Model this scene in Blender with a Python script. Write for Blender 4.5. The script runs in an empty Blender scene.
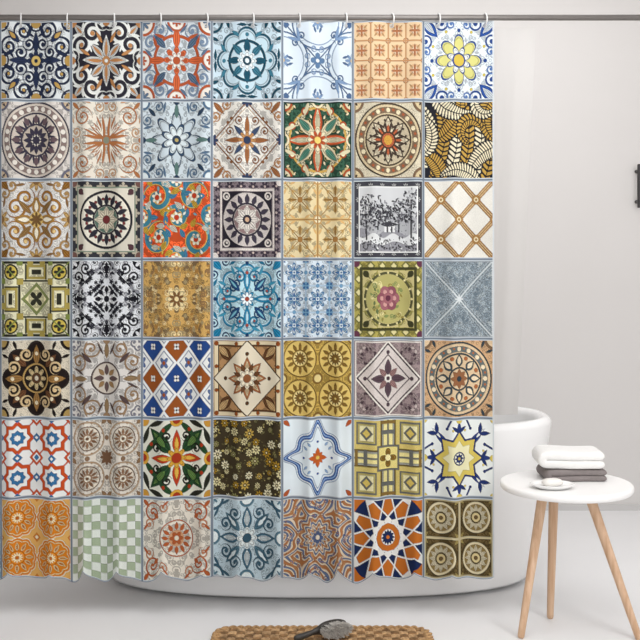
import bpy, bmesh, math, random
import numpy as np
C = bpy.context.scene.collection
SC = bpy.context.scene
SC.view_settings.view_transform = 'Standard'
PI = math.pi
random.seed(4)

# ------------------------------------------------------------------ helpers
def hx(s): return np.array([int(s[i:i+2],16) for i in (0,2,4)],np.float32)/255
def lin(c):
    c = np.asarray(c,np.float32)
    return np.where(c<=.04045, c/12.92, ((c+.055)/1.055)**2.4)
def rgba(s):
    l = lin(hx(s)); return (float(l[0]),float(l[1]),float(l[2]),1)
def tag(o,label=None,cat=None,group=None,kind=None):
    if label: o['label']=label
    if cat: o['category']=cat
    if group: o['group']=group
    if kind: o['kind']=kind
    return o
def empty(name,loc,label,cat,group=None,rz=0):
    o=bpy.data.objects.new(name,None); C.objects.link(o); o.location=loc; o.rotation_euler=(0,0,rz)
    o.empty_display_size=.05
    return tag(o,label,cat,group)
def mesh_obj(name,verts,faces,mat,parent=None,smooth=True,loc=None):
    me=bpy.data.meshes.new(name); me.from_pydata([tuple(v) for v in verts],[],faces); me.update()
    bm=bmesh.new(); bm.from_mesh(me); bmesh.ops.recalc_face_normals(bm,faces=bm.faces); bm.to_mesh(me); bm.free()
    if smooth: me.polygons.foreach_set('use_smooth',[True]*len(me.polygons))
    me.materials.append(mat)
    o=bpy.data.objects.new(name,me); C.objects.link(o)
    if parent: o.parent=parent
    if loc: o.location=loc
    return o
def mat(name,col,rough=.6,var=.03,scale=8,bump=0,bscale=200,spec=.4,metal=0,trans=0):
    m=bpy.data.materials.new(name); m.use_nodes=True; nt=m.node_tree; b=nt.nodes['Principled BSDF']
    tc=nt.nodes.new('ShaderNodeTexCoord')
    n=nt.nodes.new('ShaderNodeTexNoise'); n.inputs['Scale'].default_value=scale; n.inputs['Detail'].default_value=4
    nt.links.new(tc.outputs['Object'],n.inputs['Vector'])
    r=nt.nodes.new('ShaderNodeValToRGB'); c=rgba(col)
    r.color_ramp.elements[0].position=.3; r.color_ramp.elements[1].position=.7
    r.color_ramp.elements[0].color=tuple(max(0,x*(1-var)) for x in c[:3])+(1,)
    r.color_ramp.elements[1].color=tuple(min(1,x*(1+var)) for x in c[:3])+(1,)
    nt.links.new(n.outputs['Fac'],r.inputs['Fac']); nt.links.new(r.outputs['Color'],b.inputs['Base Color'])
    b.inputs['Roughness'].default_value=rough; b.inputs['Specular IOR Level'].default_value=spec; b.inputs['Metallic'].default_value=metal
    if bump:
        n2=nt.nodes.new('ShaderNodeTexNoise'); n2.inputs['Scale'].default_value=bscale
        nt.links.new(tc.outputs['Object'],n2.inputs['Vector'])
        bp=nt.nodes.new('ShaderNodeBump'); bp.inputs['Strength'].default_value=bump; bp.inputs['Distance'].default_value=.003
        nt.links.new(n2.outputs['Fac'],bp.inputs['Height']); nt.links.new(bp.outputs['Normal'],b.inputs['Normal'])
    if trans:
        out=nt.nodes['Material Output']; t=nt.nodes.new('ShaderNodeBsdfTranslucent'); mx=nt.nodes.new('ShaderNodeMixShader')
        t.inputs['Color'].default_value=rgba(col); mx.inputs[0].default_value=trans
        nt.links.new(b.outputs[0],mx.inputs[1]); nt.links.new(t.outputs[0],mx.inputs[2]); nt.links.new(mx.outputs[0],out.inputs['Surface'])
    return m
def box(x0,x1,y0,y1,z0,z1):
    v=[(x,y,z) for x in (x0,x1) for y in (y0,y1) for z in (z0,z1)]
    f=[(0,1,3,2),(4,6,7,5),(0,4,5,1),(2,3,7,6),(0,2,6,4),(1,5,7,3)]
    return v,f
def loft(rings,cap0=True,cap1=True):
    v=[];f=[];n=len(rings[0])
    for r in rings: v+=r
    for k in range(len(rings)-1):
        for i in range(n):
            j=(i+1)%n; f.append((k*n+i,k*n+j,(k+1)*n+j,(k+1)*n+i))
    if cap0: f.append(tuple(range(n-1,-1,-1)))
    if cap1: f.append(tuple((len(rings)-1)*n+i for i in range(n)))
    return v,f
def lathe(prof,n=48,sx=1,sy=1):
    return loft([[(r*sx*math.cos(2*PI*i/n),r*sy*math.sin(2*PI*i/n),z) for i in range(n)] for r,z in prof])
def tube(p0,p1,r0,r1,n=20,steps=6,round_end=True):
    from mathutils import Vector
    a=Vector(p0);b=Vector(p1);d=(b-a);L=d.length;d.normalize()
    u=d.orthogonal().normalized();w=d.cross(u)
    st=[(0,.7),(.01,.95),(.03,1)]+[(k/steps,1) for k in range(1,steps)]+[(.97,1),(.99,.95),(1,.7)]
    if not round_end: st=[(0,1),(1,1)]
    R=[]
    for t,s in st:
        r=(r0+(r1-r0)*t)*s;c=a+d*L*t
        R.append([tuple(c+(u*math.cos(2*PI*i/n)+w*math.sin(2*PI*i/n))*r) for i in range(n)])
    return loft(R)
def torus(R,r,axis='x',n=32,m=10):
    v=[];f=[]
    for i in range(n):
        a=2*PI*i/n
        for j in range(m):
            b=2*PI*j/m; q=R+r*math.cos(b); s=r*math.sin(b)
            v.append((s,q*math.cos(a),q*math.sin(a)) if axis=='x' else ((q*math.cos(a),s,q*math.sin(a)) if axis=='y' else (q*math.cos(a),q*math.sin(a),s)))
    for i in range(n):
        for j in range(m):
            f.append((i*m+j,((i+1)%n)*m+j,((i+1)%n)*m+(j+1)%m,i*m+(j+1)%m))
    return v,f

# ------------------------------------------------------------------ room
CAMZ=1.11
YB=4.625; XL=-2.2; XR=1.9; YF=-1.6; ZC=2.7
M_wall=mat('wall_paint','e0dddb',.85,.012,1.5,.05,60,.2)
M_floor=mat('floor_resin','efeff0',.45,.012,2.5,.03,30,.35)
M_white=mat('white_trim','d3d1d0',.5,.01)
def struct(name,b,m):
    o=mesh_obj(name,*b,m,smooth=False); o['kind']='structure'; return o
struct('floor',box(XL-.1,XR+.1,YF,YB+.1,-.1,0),M_floor)
struct('wall_back',box(XL-.1,XR+.1,YB,YB+.1,0,ZC),M_wall)
struct('wall_left',box(XL-.1,XL,YF,YB,0,ZC),M_wall)
struct('wall_right',box(XR,XR+.1,YF,YB,0,ZC),M_wall)
struct('ceiling',box(XL-.1,XR+.1,YF,YB+.1,ZC,ZC+.1),M_wall)
struct('baseboard_back',box(XL,XR,YB-.012,YB,0,.028),M_white)
struct('baseboard_right',box(XR-.012,XR,YF,YB-.012,0,.028),M_white)

# ------------------------------------------------------------------ tile painter (pattern printed on the curtain)
TW,TH,SS=122,134,2
w,h=TW*SS,TH*SS
X,Y=np.meshgrid(((np.arange(w)+.5)/w*2-1).astype(np.float32),(1-(np.arange(h)+.5)/h*2).astype(np.float32))
AX,AY=abs(X),abs(Y)
RR=np.hypot(X,Y); TT=np.arctan2(Y,X)
def cells(n):
    a=((X+1)*n/2)%1*2-1; b=((Y+1)*n/2)%1*2-1; return a,b
def kal(n,x=X,y=Y):
    r=np.hypot(x,y); a=np.mod(np.arctan2(y,x),2*PI/n); a=np.minimum(a,2*PI/n-a); return r*np.cos(a),r*np.sin(a)
def dd(a,b):
    a,b=abs(a),abs(b); return np.maximum(a,b),np.minimum(a,b)
FOLD={'n':(X,Y),'q':(AX,AY),'d':dd(X,Y),'g2':cells(2),'g2d':dd(*cells(2)),'g3':cells(3),'g3d':dd(*cells(3)),'g4':cells(4),'g4d':dd(*cells(4)),'g6':cells(6),
      'x':dd((X+Y)*.7071,(X-Y)*.7071)}
for k in (5,6,8,10,12,16,20,24): FOLD['k%d'%k]=kal(k)
def tone(c):
    a=hx(c); return a*1.28 if a.mean()<.42 else a*.78
class Tile:
    def __init__(s,bg): s.im=np.empty((h,w,3),np.float32); s.im[:]=hx(bg); s.bg=hx(bg); s.f('n')
    def f(s,k): s.p,s.q=FOLD[k]; return s
    def P(s,m,c): s.im[m]=hx(c) if isinstance(c,str) else c; return s
    def disc(s,cx,cy,r,c): return s.P(np.hypot(s.p-cx,s.q-cy)<r,c)
    def ring(s,cx,cy,r,wd,c): return s.P(abs(np.hypot(s.p-cx,s.q-cy)-r)<wd,c)
    def sq(s,cx,cy,r,c,r0=-1):
        d=np.maximum(abs(s.p-cx),abs(s.q-cy)); return s.P((d<r)&(d>r0),c)
    def bx(s,x0,x1,y0,y1,c): return s.P((s.p>x0)&(s.p<x1)&(s.q>y0)&(s.q<y1),c)
    def dia(s,cx,cy,r,c,r0=-1):
        d=abs(s.p-cx)+abs(s.q-cy); return s.P((d<r)&(d>r0),c)
    def seg(s,x0,y0,x1,y1,wd,c):
        dx,dy=x1-x0,y1-y0; t=np.clip(((s.p-x0)*dx+(s.q-y0)*dy)/(dx*dx+dy*dy),0,1)
        return s.P(np.hypot(s.p-x0-t*dx,s.q-y0-t*dy)<wd,c)
    def leaf(s,cx,cy,a,L,W,c):
        a=math.radians(a); u=(s.p-cx)*math.cos(a)+(s.q-cy)*math.sin(a); v=-(s.p-cx)*math.sin(a)+(s.q-cy)*math.cos(a)
        t=u/L; en=W*np.sin(np.clip(t,0,1)**.8*PI); ok=(t>0)&(t<1); s.P(ok&(abs(v)<en),c)
        if W>.065 and L>.25: s.P(ok&(t>.12)&(t<.85)&(abs(v)<.011),tone(c)); s.P(ok&(abs(abs(v)-en*.62)<.009)&(en>.04),tone(c))
        return s
    def flo(s,cx,cy,n,ra,rb,c,ph=0,pw=1.):
        x,y=s.p-cx,s.q-cy; r=np.hypot(x,y); a=np.arctan2(y,x)+math.radians(ph)
        b=ra+(rb-ra)*abs(np.cos(n*a/2))**pw; s.P(r<b,c)
        if rb>.22: s.P(abs(r-b+.045)<.011,tone(c))
        return s
    def spi(s,cx,cy,R,turns,a0,wd,c,d=1):
        x,y=s.p-cx,s.q-cy; r=np.hypot(x,y); a=np.arctan2(y,x)*d-math.radians(a0); pt=R/turns
        m=np.mod(r-pt*a/(2*PI),pt); m=np.minimum(m,pt-m); s.P((r<R)&(m<wd),c); return s.P(r<wd*1.6,c)
    def arc(s,cx,cy,r,a0,a1,wd,c):
        x,y=s.p-cx,s.q-cy; a=np.degrees(np.arctan2(y,x))%360
        ok=(a>=a0)&(a<=a1) if a0<=a1 else ((a>=a0)|(a<=a1))
        return s.P(ok&(abs(np.hypot(x,y)-r)<wd),c)
    def feather(s,cx,cy,R0,a0,a1,W,n,c,edge):
        x,y=s.p-cx,s.q-cy; r=np.hypot(x,y); lo=min(a0,a1)
        a=(np.degrees(np.arctan2(y,x))-lo)%360; u=a/abs(a1-a0)
        if a1<a0: u=1-u
        v=r-R0; env=W*np.sin(PI*np.clip(u,0,1)**.75)**.8
        ok=(u>0)&(u<1); ph=2*PI*n*u-abs(v)/W*5.0
        en=env*(.84+.16*np.cos(ph)); s.P(ok&(abs(v)<env+.02),edge); s.P(ok&(abs(v)<en)&(np.cos(ph)>-.45),c)
        return s.P(ok&(abs(v)<.012),edge)
    def star(s,n,c,b,col):
        p,q=kal(n,s.p,s.q); b=math.radians(b); return s.P(p*math.cos(b)+q*math.sin(b)<c,col)
    def fr(s,r1,r0,c):
        d=np.maximum(AX,AY); return s.P((d<r1)&(d>r0),c)
    def scat(s,seed,n,cols,s0,s1,kinds='lsdf',bx=(0,1,0,1)):
        R=random.Random(seed)
        for i in range(n):
            x=R.uniform(bx[0],bx[1]); y=R.uniform(bx[2],bx[3]); z=R.uniform(s0,s1); c=R.choice(cols); k=R.choice(kinds); a=R.uniform(0,360)
            if k=='l': s.leaf(x,y,a,z*2,z*.5,c)
            elif k=='s': s.spi(x,y,z,1.4,a,z*.17,c,R.choice((1,-1)))
            elif k=='d': s.disc(x,y,z*.4,c)
            elif k=='r': s.ring(x,y,z*.6,z*.16,c)
            else: s.flo(x,y,R.choice((5,6,8)),z*.35,z*.8,c,a)
        return s
    def speck(s,seed,am):
        am=am*.4; R=np.random.RandomState(seed); n=R.rand(TH,TW).repeat(SS,0).repeat(SS,1); s.im*=(1+(n[...,None]-.5)*am).astype(np.float32); return s
TL=[]
def T(bg):
    t=Tile(bg); TL.append(t); return t
N='2c344a'; K='2b2930'
# ---- row 1
t=T('dcdfde'); t.f('d')
t.leaf(.2,.0,0,.55,.09,N).spi(.74,.34,.27,1.8,200,.034,N).spi(.42,.2,.17,1.6,20,.028,N,-1).leaf(.45,.45,45,.45,.09,N).leaf(.98,.05,150,.5,.05,N).leaf(.98,.98,215,.45,.07,N)
t.leaf(.55,.55,45,.25,.05,'b8985a').disc(.95,.0,.14,'b8985a').ring(.95,0,.2,.025,N).flo(0,0,8,.18,.27,N).disc(0,0,.13,'cdb470').disc(0,0,.05,N).disc(.95,.95,.15,'b8985a').ring(.95,.95,.2,.025,N).disc(.74,.34,.04,'b8985a').leaf(.6,.05,60,.3,.035,N)
t=T('34323a'); W='dcdcd6'; O='b58456'
t.f('d').spi(.68,.38,.31,1.7,100,.042,W,-1).spi(.95,.12,.2,1.5,0,.03,W).leaf(.06,0,0,.6,.1,W).leaf(.1,0,0,.45,.045,O).leaf(.06,.06,45,.55,.09,W).leaf(.12,.12,45,.38,.04,O).leaf(.58,.58,45,.5,.09,W).leaf(.65,.65,45,.3,.035,O).leaf(.45,.12,30,.35,.045,O).leaf(.95,.62,170,.3,.04,W).leaf(.4,.2,70,.25,.03,W)
t.disc(0,0,.12,O).disc(0,0,.05,W).disc(.97,.97,.14,O).disc(.97,0,.1,O).disc(.68,.38,.06,O)
t=T('d0d6d8'); O='ae5a38'
t.f('d').ring(0,0,.62,.04,O).spi(.75,.45,.22,1.6,30,.03,'7c8da0').leaf(.3,.0,0,.6,.1,O).leaf(.3,.3,45,.5,.09,'5f7388').flo(0,0,8,.2,.36,O).flo(0,0,8,.12,.24,'e4ddd2',22).disc(0,0,.1,O)
t.disc(.95,.95,.34,O).disc(.95,.95,.27,'e0d8cc').flo(.95,.95,8,.08,.2,'5f7388').disc(.98,0,.26,O).disc(.98,0,.2,'e0d8cc').flo(.98,0,6,.06,.13,O).leaf(.55,.3,70,.35,.045,O).leaf(.7,.1,45,.3,.04,'5f7388')
t=T('c5d5dc'); D='244b5a'
t.f('d').flo(0,0,8,.66,.86,D,0,.6).flo(0,0,8,.59,.8,'bdd0d7',0,.6).ring(0,0,.5,.035,D).leaf(.18,0,0,.4,.09,D).leaf(.13,.13,45,.4,.09,'447a8c').flo(0,0,8,.16,.26,'dfe6e6').disc(0,0,.12,D).disc(0,0,.06,'dfe6e6')
t.disc(.98,.98,.3,D).disc(.98,.98,.23,'c3d3da').disc(.98,.98,.1,D).leaf(.62,.22,60,.26,.05,'447a8c').disc(.66,0,.05,'447a8c').leaf(.8,.5,20,.3,.045,D).leaf(.9,0,90,.3,.04,D)
t=T('d5dee4'); D='566e8e'
t.f('d').seg(.0,.0,1,1,.016,D).arc(1,0,.72,90,270,.018,D).arc(1,0,.6,90,270,.012,'8ba0ba').spi(.62,.46,.13,1.4,0,.018,D).leaf(.5,.5,20,.3,.04,'7f97b4').leaf(.5,.5,70,.3,.04,'7f97b4').flo(0,0,4,.04,.2,'64809f',0,.7).disc(0,0,.05,'e3e9ec').flo(.98,0,8,.07,.2,'7f97b4').disc(.98,0,.05,'c3a96b').flo(.97,.97,6,.08,.18,D).leaf(.7,.05,20,.2,.03,D).spi(.3,.1,.09,1.3,90,.014,'7f97b4').leaf(.85,.6,200,.25,.03,'7f97b4')
t=T('dcc19d')
t.f('g4d').disc(0,0,.62,'d2aa82').flo(0,0,8,.3,.62,'e3cdb0').leaf(.05,0,0,.6,.13,'b57c58').leaf(.2,.2,45,.6,.1,'c29c70').disc(0,0,.16,'b07450').disc(1,1,.3,'ab8260').disc(1,1,.18,'e6d3b8').seg(1,0,1,1,.05,'c29064')
t=T('dfe6ea'); B='2f4e88'
t.f('d').leaf(.98,.98,225,.55,.15,B).leaf(.98,.98,225,.42,.08,'dfe6ea').spi(.93,.5,.2,1.6,90,.025,B).spi(.9,.22,.14,1.5,200,.02,'5879ab',-1).flo(0,0,8,.36,.66,B,0,.8).flo(0,0,8,.32,.61,'d2cd84',0,.8).flo(0,0,8,.2,.36,B,22.5).flo(0,0,8,.17,.32,'e6e9e4',22.5).disc(0,0,.17,'cdb553').ring(0,0,.17,.02,B).disc(.75,.0,.05,B).disc(.72,.36,.04,'c9b95a')
# ---- row 2
t=T('d8d1c9'); P='454150'
t.f('k24').disc(0,0,.97,P).disc(0,0,.93,'cfc4b8').ring(0,0,.8,.07,'8c7a74').disc(.8,.0,.065,'e2dbd0').ring(0,0,.68,.022,P).f('k12').leaf(.42,0,0,.24,.075,'6c5a5e').leaf(.3,.08,0,.3,.03,P).ring(0,0,.4,.022,P).disc(0,0,.37,'c3b6a8').leaf(.12,0,0,.24,.06,P).disc(0,0,.13,'e4dccf').f('k8').leaf(0,0,0,.14,.04,P)
t.f('d').disc(.98,.98,.26,'6d6d7c').disc(.98,.98,.2,'c9b59a').disc(.98,.98,.08,P).leaf(.7,.85,10,.25,.04,P)
t=T('e4dccd'); O='b0764c'; O2='c39a74'
t.f('q').spi(.64,.58,.26,1.8,210,.02,O)
for a,L in ((6,.6),(22,.62),(38,.5),(52,.5),(68,.62),(84,.6)): t.leaf(.05,.05,a,L,.045,O).leaf(.1,.1,a,L*.7,.018,'efe6d4')
t.spi(.84,.2,.14,1.6,80,.016,O2).spi(.2,.84,.14,1.6,10,.016,O2,-1).leaf(.95,.95,225,.28,.05,O).leaf(.92,.42,70,.3,.03,O2).leaf(.42,.92,20,.3,.03,O2).disc(0,0,.09,'8d8f7c').ring(0,0,.11,.02,O).disc(.97,0,.07,O).disc(0,.97,.07,O)
t=T('cdd6d9'); D='34465a'
t.f('d').flo(0,0,8,.4,.74,D,0,1.6).flo(0,0,8,.35,.67,'c6d0d4',0,1.6).flo(0,0,8,.24,.44,D,22.5).flo(0,0,8,.18,.36,'d7dfdf',22.5).disc(0,0,.12,D).disc(0,0,.05,'b7a56e').leaf(.55,0,0,.4,.06,'5f7a74').disc(.95,.95,.2,'55718a').disc(.95,.95,.14,'d7dfdf').spi(.83,.5,.15,1.6,180,.02,'5b7288').leaf(.6,.6,45,.3,.055,D).leaf(.95,.3,170,.3,.035,'5b7288').disc(.96,.0,.08,D)
t=T('dfdad0'); O='84593a'
t.f('d').dia(0,0,.98,O,.93).dia(0,0,.86,'c9ab86',.835).dia(1,1,.62,'b99570',.58).leaf(.1,0,0,.55,.066,O).leaf(.08,.08,45,.42,.066,'39455a').flo(0,0,8,.12,.24,'bb8c5c').disc(0,0,.1,'39455e').spi(.5,.22,.12,1.5,0,.018,O).leaf(.95,.95,225,.42,.07,O).spi(.9,.6,.14,1.5,90,.02,'a87a50').flo(.98,0,6,.08,.16,'39455e').disc(.55,.45,.04,O)
t=T('2f483a'); O='a55232'
t.f('d').scat(25,26,['587a68','b9a878','8a4a30','d3c9a8'],.05,.1,'lsd',(.2,1,0,.9)).ring(0,0,.8,.03,'c5a25a').leaf(.1,0,0,.8,.13,O).leaf(.2,0,0,.6,.07,'d9cfae').leaf(.1,.1,45,.7,.14,'d3c9a8').leaf(.2,.2,45,.5,.08,'4a7263').flo(0,0,8,.18,.34,'dcd1b0').flo(0,0,8,.1,.24,O,22).disc(0,0,.09,'e2c774').disc(.95,.95,.24,O).disc(.95,.95,.18,'d3c9a8').flo(.95,.95,8,.05,.13,'2f483a').disc(.72,.36,.1,O).disc(.72,.36,.06,'e2d8b4').leaf(.95,.25,160,.4,.05,'d3c9a8').ring(.98,0,.15,.03,'d9cfae').fr(1,.92,'243a30')
t=T('cfc5ad'); D='4a3e36'
t.f('k16').disc(0,0,.94,D).disc(0,0,.9,'c9b897').ring(0,0,.76,.075,'7d6854').disc(.76,0,.06,'ddcfae').disc(.76,.15,.035,'a45f40').ring(0,0,.63,.02,D).f('k8').disc(0,0,.6,'bfb298').leaf(0,0,0,.62,.16,D).leaf(.05,0,0,.52,.11,'d9ccb0').leaf(.0,0,0,.42,.07,'9a583c').f('k16').disc(.5,.1,.03,D).leaf(.2,.04,11,.3,.03,D).ring(0,0,.2,.02,D).disc(0,0,.12,'c79b4a')
t.f('d').disc(.98,.98,.3,'7d6550').disc(.98,.98,.23,'cdbb96').flo(.98,.98,8,.07,.15,D).fr(1,.93,'8a7a66').speck(26,.35)
t=T('2a2b32'); D='2a2b32'; F1='ddd2b6'; F2='ba9850'
t.f('n')
for i,(cx,cy,R0,a0,a1) in enumerate(((-1.9,.1,1.15,-50,50),(-1.9,.1,1.5,-44,44),(-1.9,.1,1.85,-40,40),(-1.9,.1,2.2,-34,34),(-1.9,.1,2.55,-30,30),(-1.9,.1,2.85,-28,28))): t.feather(cx,cy,R0,a0,a1,.2,20,(F1,F2)[i%2],D)
t.feather(-1.1,1.05,1.15,-66,10,.23,22,F2,D).feather(1.25,-1.15,1.0,86,170,.23,22,F1,D).feather(-1.25,-1.1,.8,0,86,.21,19,F2,D).feather(.1,1.55,.9,196,296,.21,20,F1,D).feather(1.45,.55,.72,116,240,.2,20,F2,D).feather(-.05,-1.5,.75,34,130,.2,18,F1,D).feather(.35,.22,.3,10,270,.16,17,F2,D).feather(-1.3,.1,.55,-60,66,.18,16,F1,D).feather(.75,.95,.3,150,330,.14,12,F1,D)
# ---- row 3
t=T('dbd7d0'); O='9c7038'
t.f('d').spi(.55,.3,.27,1.7,30,.034,O).leaf(.1,0,0,.5,.12,'b38b4c').leaf(.2,0,0,.3,.06,'efe6d0').leaf(.15,.15,45,.5,.075,'80643f').spi(.85,.65,.22,1.6,180,.028,'a8885a',-1).disc(0,0,.2,'d8b872').flo(0,0,8,.08,.19,'7d5f3c').leaf(.98,.98,225,.35,.09,O).flo(.98,0,8,.12,.26,'c2a068').disc(.98,0,.1,'8a6a45').disc(.55,.3,.05,'dcbf84').leaf(.9,.3,100,.3,.035,'8a6a45').speck(31,.25)
t=T('503a3c'); 
t.f('d').fr(.96,.8,'3d3d42'); t.f('g6').flo(0,0,4,.2,.7,'b3aa98'); t.fr(.82,0,'8d9a88').fr(.79,0,'d3cdbd').f('k16').disc(0,0,.74,'2d2c33').disc(0,0,.68,'d9d3c4').leaf(.36,0,0,.3,.066,'2d2c33').ring(0,0,.36,.022,'2d2c33').disc(0,0,.33,'5a7064').f('k8').leaf(.05,0,0,.28,.1,'d9cfb8').disc(0,0,.11,'75393a').disc(.52,.1,.04,'75393a').f('d').leaf(.76,.76,225,.2,.08,'5b4145').disc(.92,.92,.1,'7a5a52')
t=T('ba532f'); B='44808f'
t.f('n'); R=random.Random(33)
for (x,y,r,a,d_) in ((-.55,.55,.42,20,1),(.5,.6,.4,190,-1),(-.5,-.45,.42,120,-1),(.55,-.5,.42,300,1),(0,.05,.34,80,1),(-1,.05,.3,0,1),(1,.1,.3,180,-1),(.0,-1,.3,90,1),(0,1,.3,270,-1)):
    t.spi(x,y,r,1.25,a,.085,'d5b565',d_).spi(x,y,r,1.25,a,.06,B,d_)
    for k in range(6): t.leaf(x+r*.8*math.cos(k),y+r*.8*math.sin(k),a+60*k,.26,.07,['3f6a80','e0dccb','c9a545'][k%3])
    t.flo(x,y,6,.08,.16,'e3ddc8',a).disc(x,y,.07,'b8452a')
t.scat(34,40,['3f6a80','d2b052','dfe0d4','7fa6aa'],.04,.08,'lld',(-1,1,-1,1))
t=T('8a7d80')
t.f('g6').flo(0,0,6,.3,.8,'443c47').disc(0,0,.2,'b7a6a0').fr(.78,.72,'d3cac2').fr(.7,0,'322e36').f('k16').disc(0,0,.68,'c3bab4').leaf(.4,0,0,.26,.066,'3c3741').ring(0,0,.4,.025,'3c3741').disc(0,0,.36,'8f7876').f('k8').leaf(.06,0,0,.3,.1,'ded6cc').disc(0,0,.12,'3a3540').disc(0,0,.06,'c9a88c').f('d').spi(.58,.58,.12,1.3,0,.022,'d3cac2').disc(.92,.92,.09,'d3cac2').speck(34,.3)
t=T('dfcea4'); O='b08a50'
t.f('g2d').sq(0,0,.98,'d3b884',.91).flo(0,0,8,.2,.66,'c9a86e',0,.7).flo(0,0,8,.14,.54,'e6d8b0',0,.7).seg(0,0,1,1,.025,O).leaf(.15,0,0,.6,.07,O).disc(0,0,.15,'a87e4a').disc(1,1,.26,'c79f68').disc(1,1,.18,'ecdfbb').leaf(.95,.25,120,.4,.06,'d3ae76').f('n').seg(-1,0,1,0,.016,'b08a56').seg(0,-1,0,1,.016,'b08a56')
t=T('cfcfce'); t.f('n')
t.P(Y<.1+.1*np.sin(X*5),'b2b2b3').P(Y<-.3+.1*np.sin(X*7+1),'97969a').P((Y<-.4+.06*np.sin(X*11))&(Y>-.6+.05*np.sin(X*8)),'d6d6d4')
R=random.Random(36)
for x,b,H in ((-.62,-.5,1.05),(-.3,-.25,.65),(.02,-.15,.45),(.3,-.3,.75),(.64,-.45,1.15)):
    t.seg(x,b,x+R.uniform(-.06,.06),b+H*.8,.02,'3d3c41')
    for j in range(120):
        k=R.uniform(.3,1.05); t.leaf(x+R.gauss(0,.15),b+H*k,R.uniform(0,360),R.uniform(.06,.12),.02,R.choice(['37363a','4f4e53','6b6a6f','9a9a9d','3d3c41','c3c3c3']))
t.bx(-.12,.2,-.32,-.12,'dedddb').leaf(-.22,-.12,0,.52,.06,'48474c').bx(-.04,0,-.32,-.18,'48474c').bx(.08,.12,-.32,-.18,'48474c')
t.scat(37,190,['48474c','5b5a5f','e3e3e1','8b8a8c','37363a'],.02,.045,'lld',(-.8,.8,-.8,-.5)).scat(38,70,['6b6a6f','8b8a8c'],.015,.035,'ld',(-.8,.8,-.45,.1))
t.fr(1,.82,'4b4a50').f('g6'); m=np.maximum(AX,AY)>.84; im0=t.im.copy(); t.flo(0,0,8,.1,.5,'b6b5b2').disc(0,0,.15,'4b4a50'); t.im=np.where(m[...,None],t.im,im0); t.fr(.835,.8,'e0dfdc')
t=T('dedad0'); O='a47c4c'
for a_ in (X+Y,X-Y): t.P(abs(np.sin(a_*PI))<.3,O)
for a_ in (X+Y,X-Y): t.P(abs(np.sin(a_*PI))<.17,'d3b78c').P(abs(np.sin(a_*PI))<.06,O)
t.f('g2d').disc(0,0,.24,O).disc(1,1,.24,O).disc(0,0,.13,'e3d3ad').disc(1,1,.13,'e3d3ad').disc(0,0,.06,O).disc(1,1,.06,O).speck(37,.12)
# ---- row 4
t=T('ddd8b8'); D='38382f'; O='aa9a55'
t.f('q').sq(0,0,.95,D,.89).f('d').bx(.5,.86,0,.3,O).bx(.56,.8,.0,.22,'ded8b6').bx(.62,.74,0,.14,D).sq(0,0,.48,D,.43).dia(0,0,.42,'808856').dia(0,0,.32,'e0d9ae').flo(0,0,4,.05,.22,D,45).disc(.68,.68,.2,D).disc(.68,.68,.16,'c4b05a').flo(.68,.68,4,.03,.13,D).bx(.36,.52,.36,.52,O).seg(.5,.3,.86,.3,.02,D).bx(.84,1,.38,.52,'7f8a4c').bx(.84,1,.1,.26,O).seg(.5,.5,1,1,.016,'7f8a4c')
t=T('d6d7d8'); K='222127'
t.f('d').dia(0,0,1.02,K,.97).scat(42,44,[K,'3a3a42','2d2d35','8b8b90'],.05,.1,'slf',(0,.95,0,.55)).dia(0,0,.36,'dcdcdb').flo(0,0,8,.14,.32,K).flo(0,0,8,.1,.23,'dcdcdb',22).disc(0,0,.08,K).disc(.98,.98,.25,K).flo(.98,.98,8,.1,.22,'dcdcdb').spi(.78,.55,.16,1.6,30,.022,K).leaf(.6,.0,0,.35,.055,K).speck(42,.25)
t=T('cda766'); O='7d5b3a'
t.f('q').scat(431,95,['927250','7f6a4e','e6d09e','b0844a','a2916c'],.045,.095,'lssf',(0,1,0,1)).f('d').flo(0,0,8,.16,.3,'e3cf9f').flo(0,0,8,.08,.2,O,22).disc(0,0,.06,'e3cf9f').fr(1,.95,'a87d3f').speck(43,.2)
t=T('bbd4db'); B='27708d'; D='254266'
t.f('d').flo(0,0,8,.66,.9,B,0,.7).flo(0,0,8,.61,.84,'b8d6dd',0,.7).spi(.56,.2,.17,1.6,200,.026,B).spi(.4,.3,.12,1.4,60,.02,D,-1).leaf(.2,0,0,.58,.09,B).leaf(.3,0,0,.36,.035,'b5d6de').leaf(.2,.2,45,.5,.085,D).leaf(.28,.28,45,.3,.03,'7fb9c9').leaf(.72,.12,70,.28,.04,'4592aa').leaf(.6,.36,20,.26,.04,'4592aa').disc(.66,0,.04,'a0503f').disc(.56,.2,.03,'a0503f').flo(0,0,8,.12,.24,B).flo(0,0,8,.07,.17,'e5ecea').disc(0,0,.06,'a0503f').leaf(.98,.98,225,.36,.1,B).spi(.95,.62,.12,1.5,90,.02,D).leaf(.98,.3,120,.26,.04,B).leaf(.98,0,180,.14,.05,D)
t=T('d5dfe5'); B='5580a6'
t.f('g3d').sq(0,0,1,'b0c2d0',.93).flo(0,0,8,.4,.76,B).flo(0,0,8,.3,.62,'dbe6ea').leaf(.05,0,0,.5,.1,'3c638c').leaf(.1,.1,45,.5,.1,'769eba').disc(0,0,.15,'dbe6ea').disc(0,0,.08,'446b92').disc(1,1,.3,'7fa8c2').leaf(.95,.95,225,.3,.08,'3c638c').disc(1,0,.15,'769eba')
t=T('aea35c')
t.f('g6').dia(0,0,.8,'7b7845').dia(0,0,.5,'dad09a').fr(.8,.73,'4c4b32').fr(.72,0,'c4b884').f('d').scat(461,14,['8a8550','a39a5c'],.05,.09,'sl',(.4,.72,.3,.72)).f('k16').ring(0,0,.66,.03,'5b5a3e').disc(0,0,.62,'b6ae72').disc(.66,0,.03,'dad09a').f('n')
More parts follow.
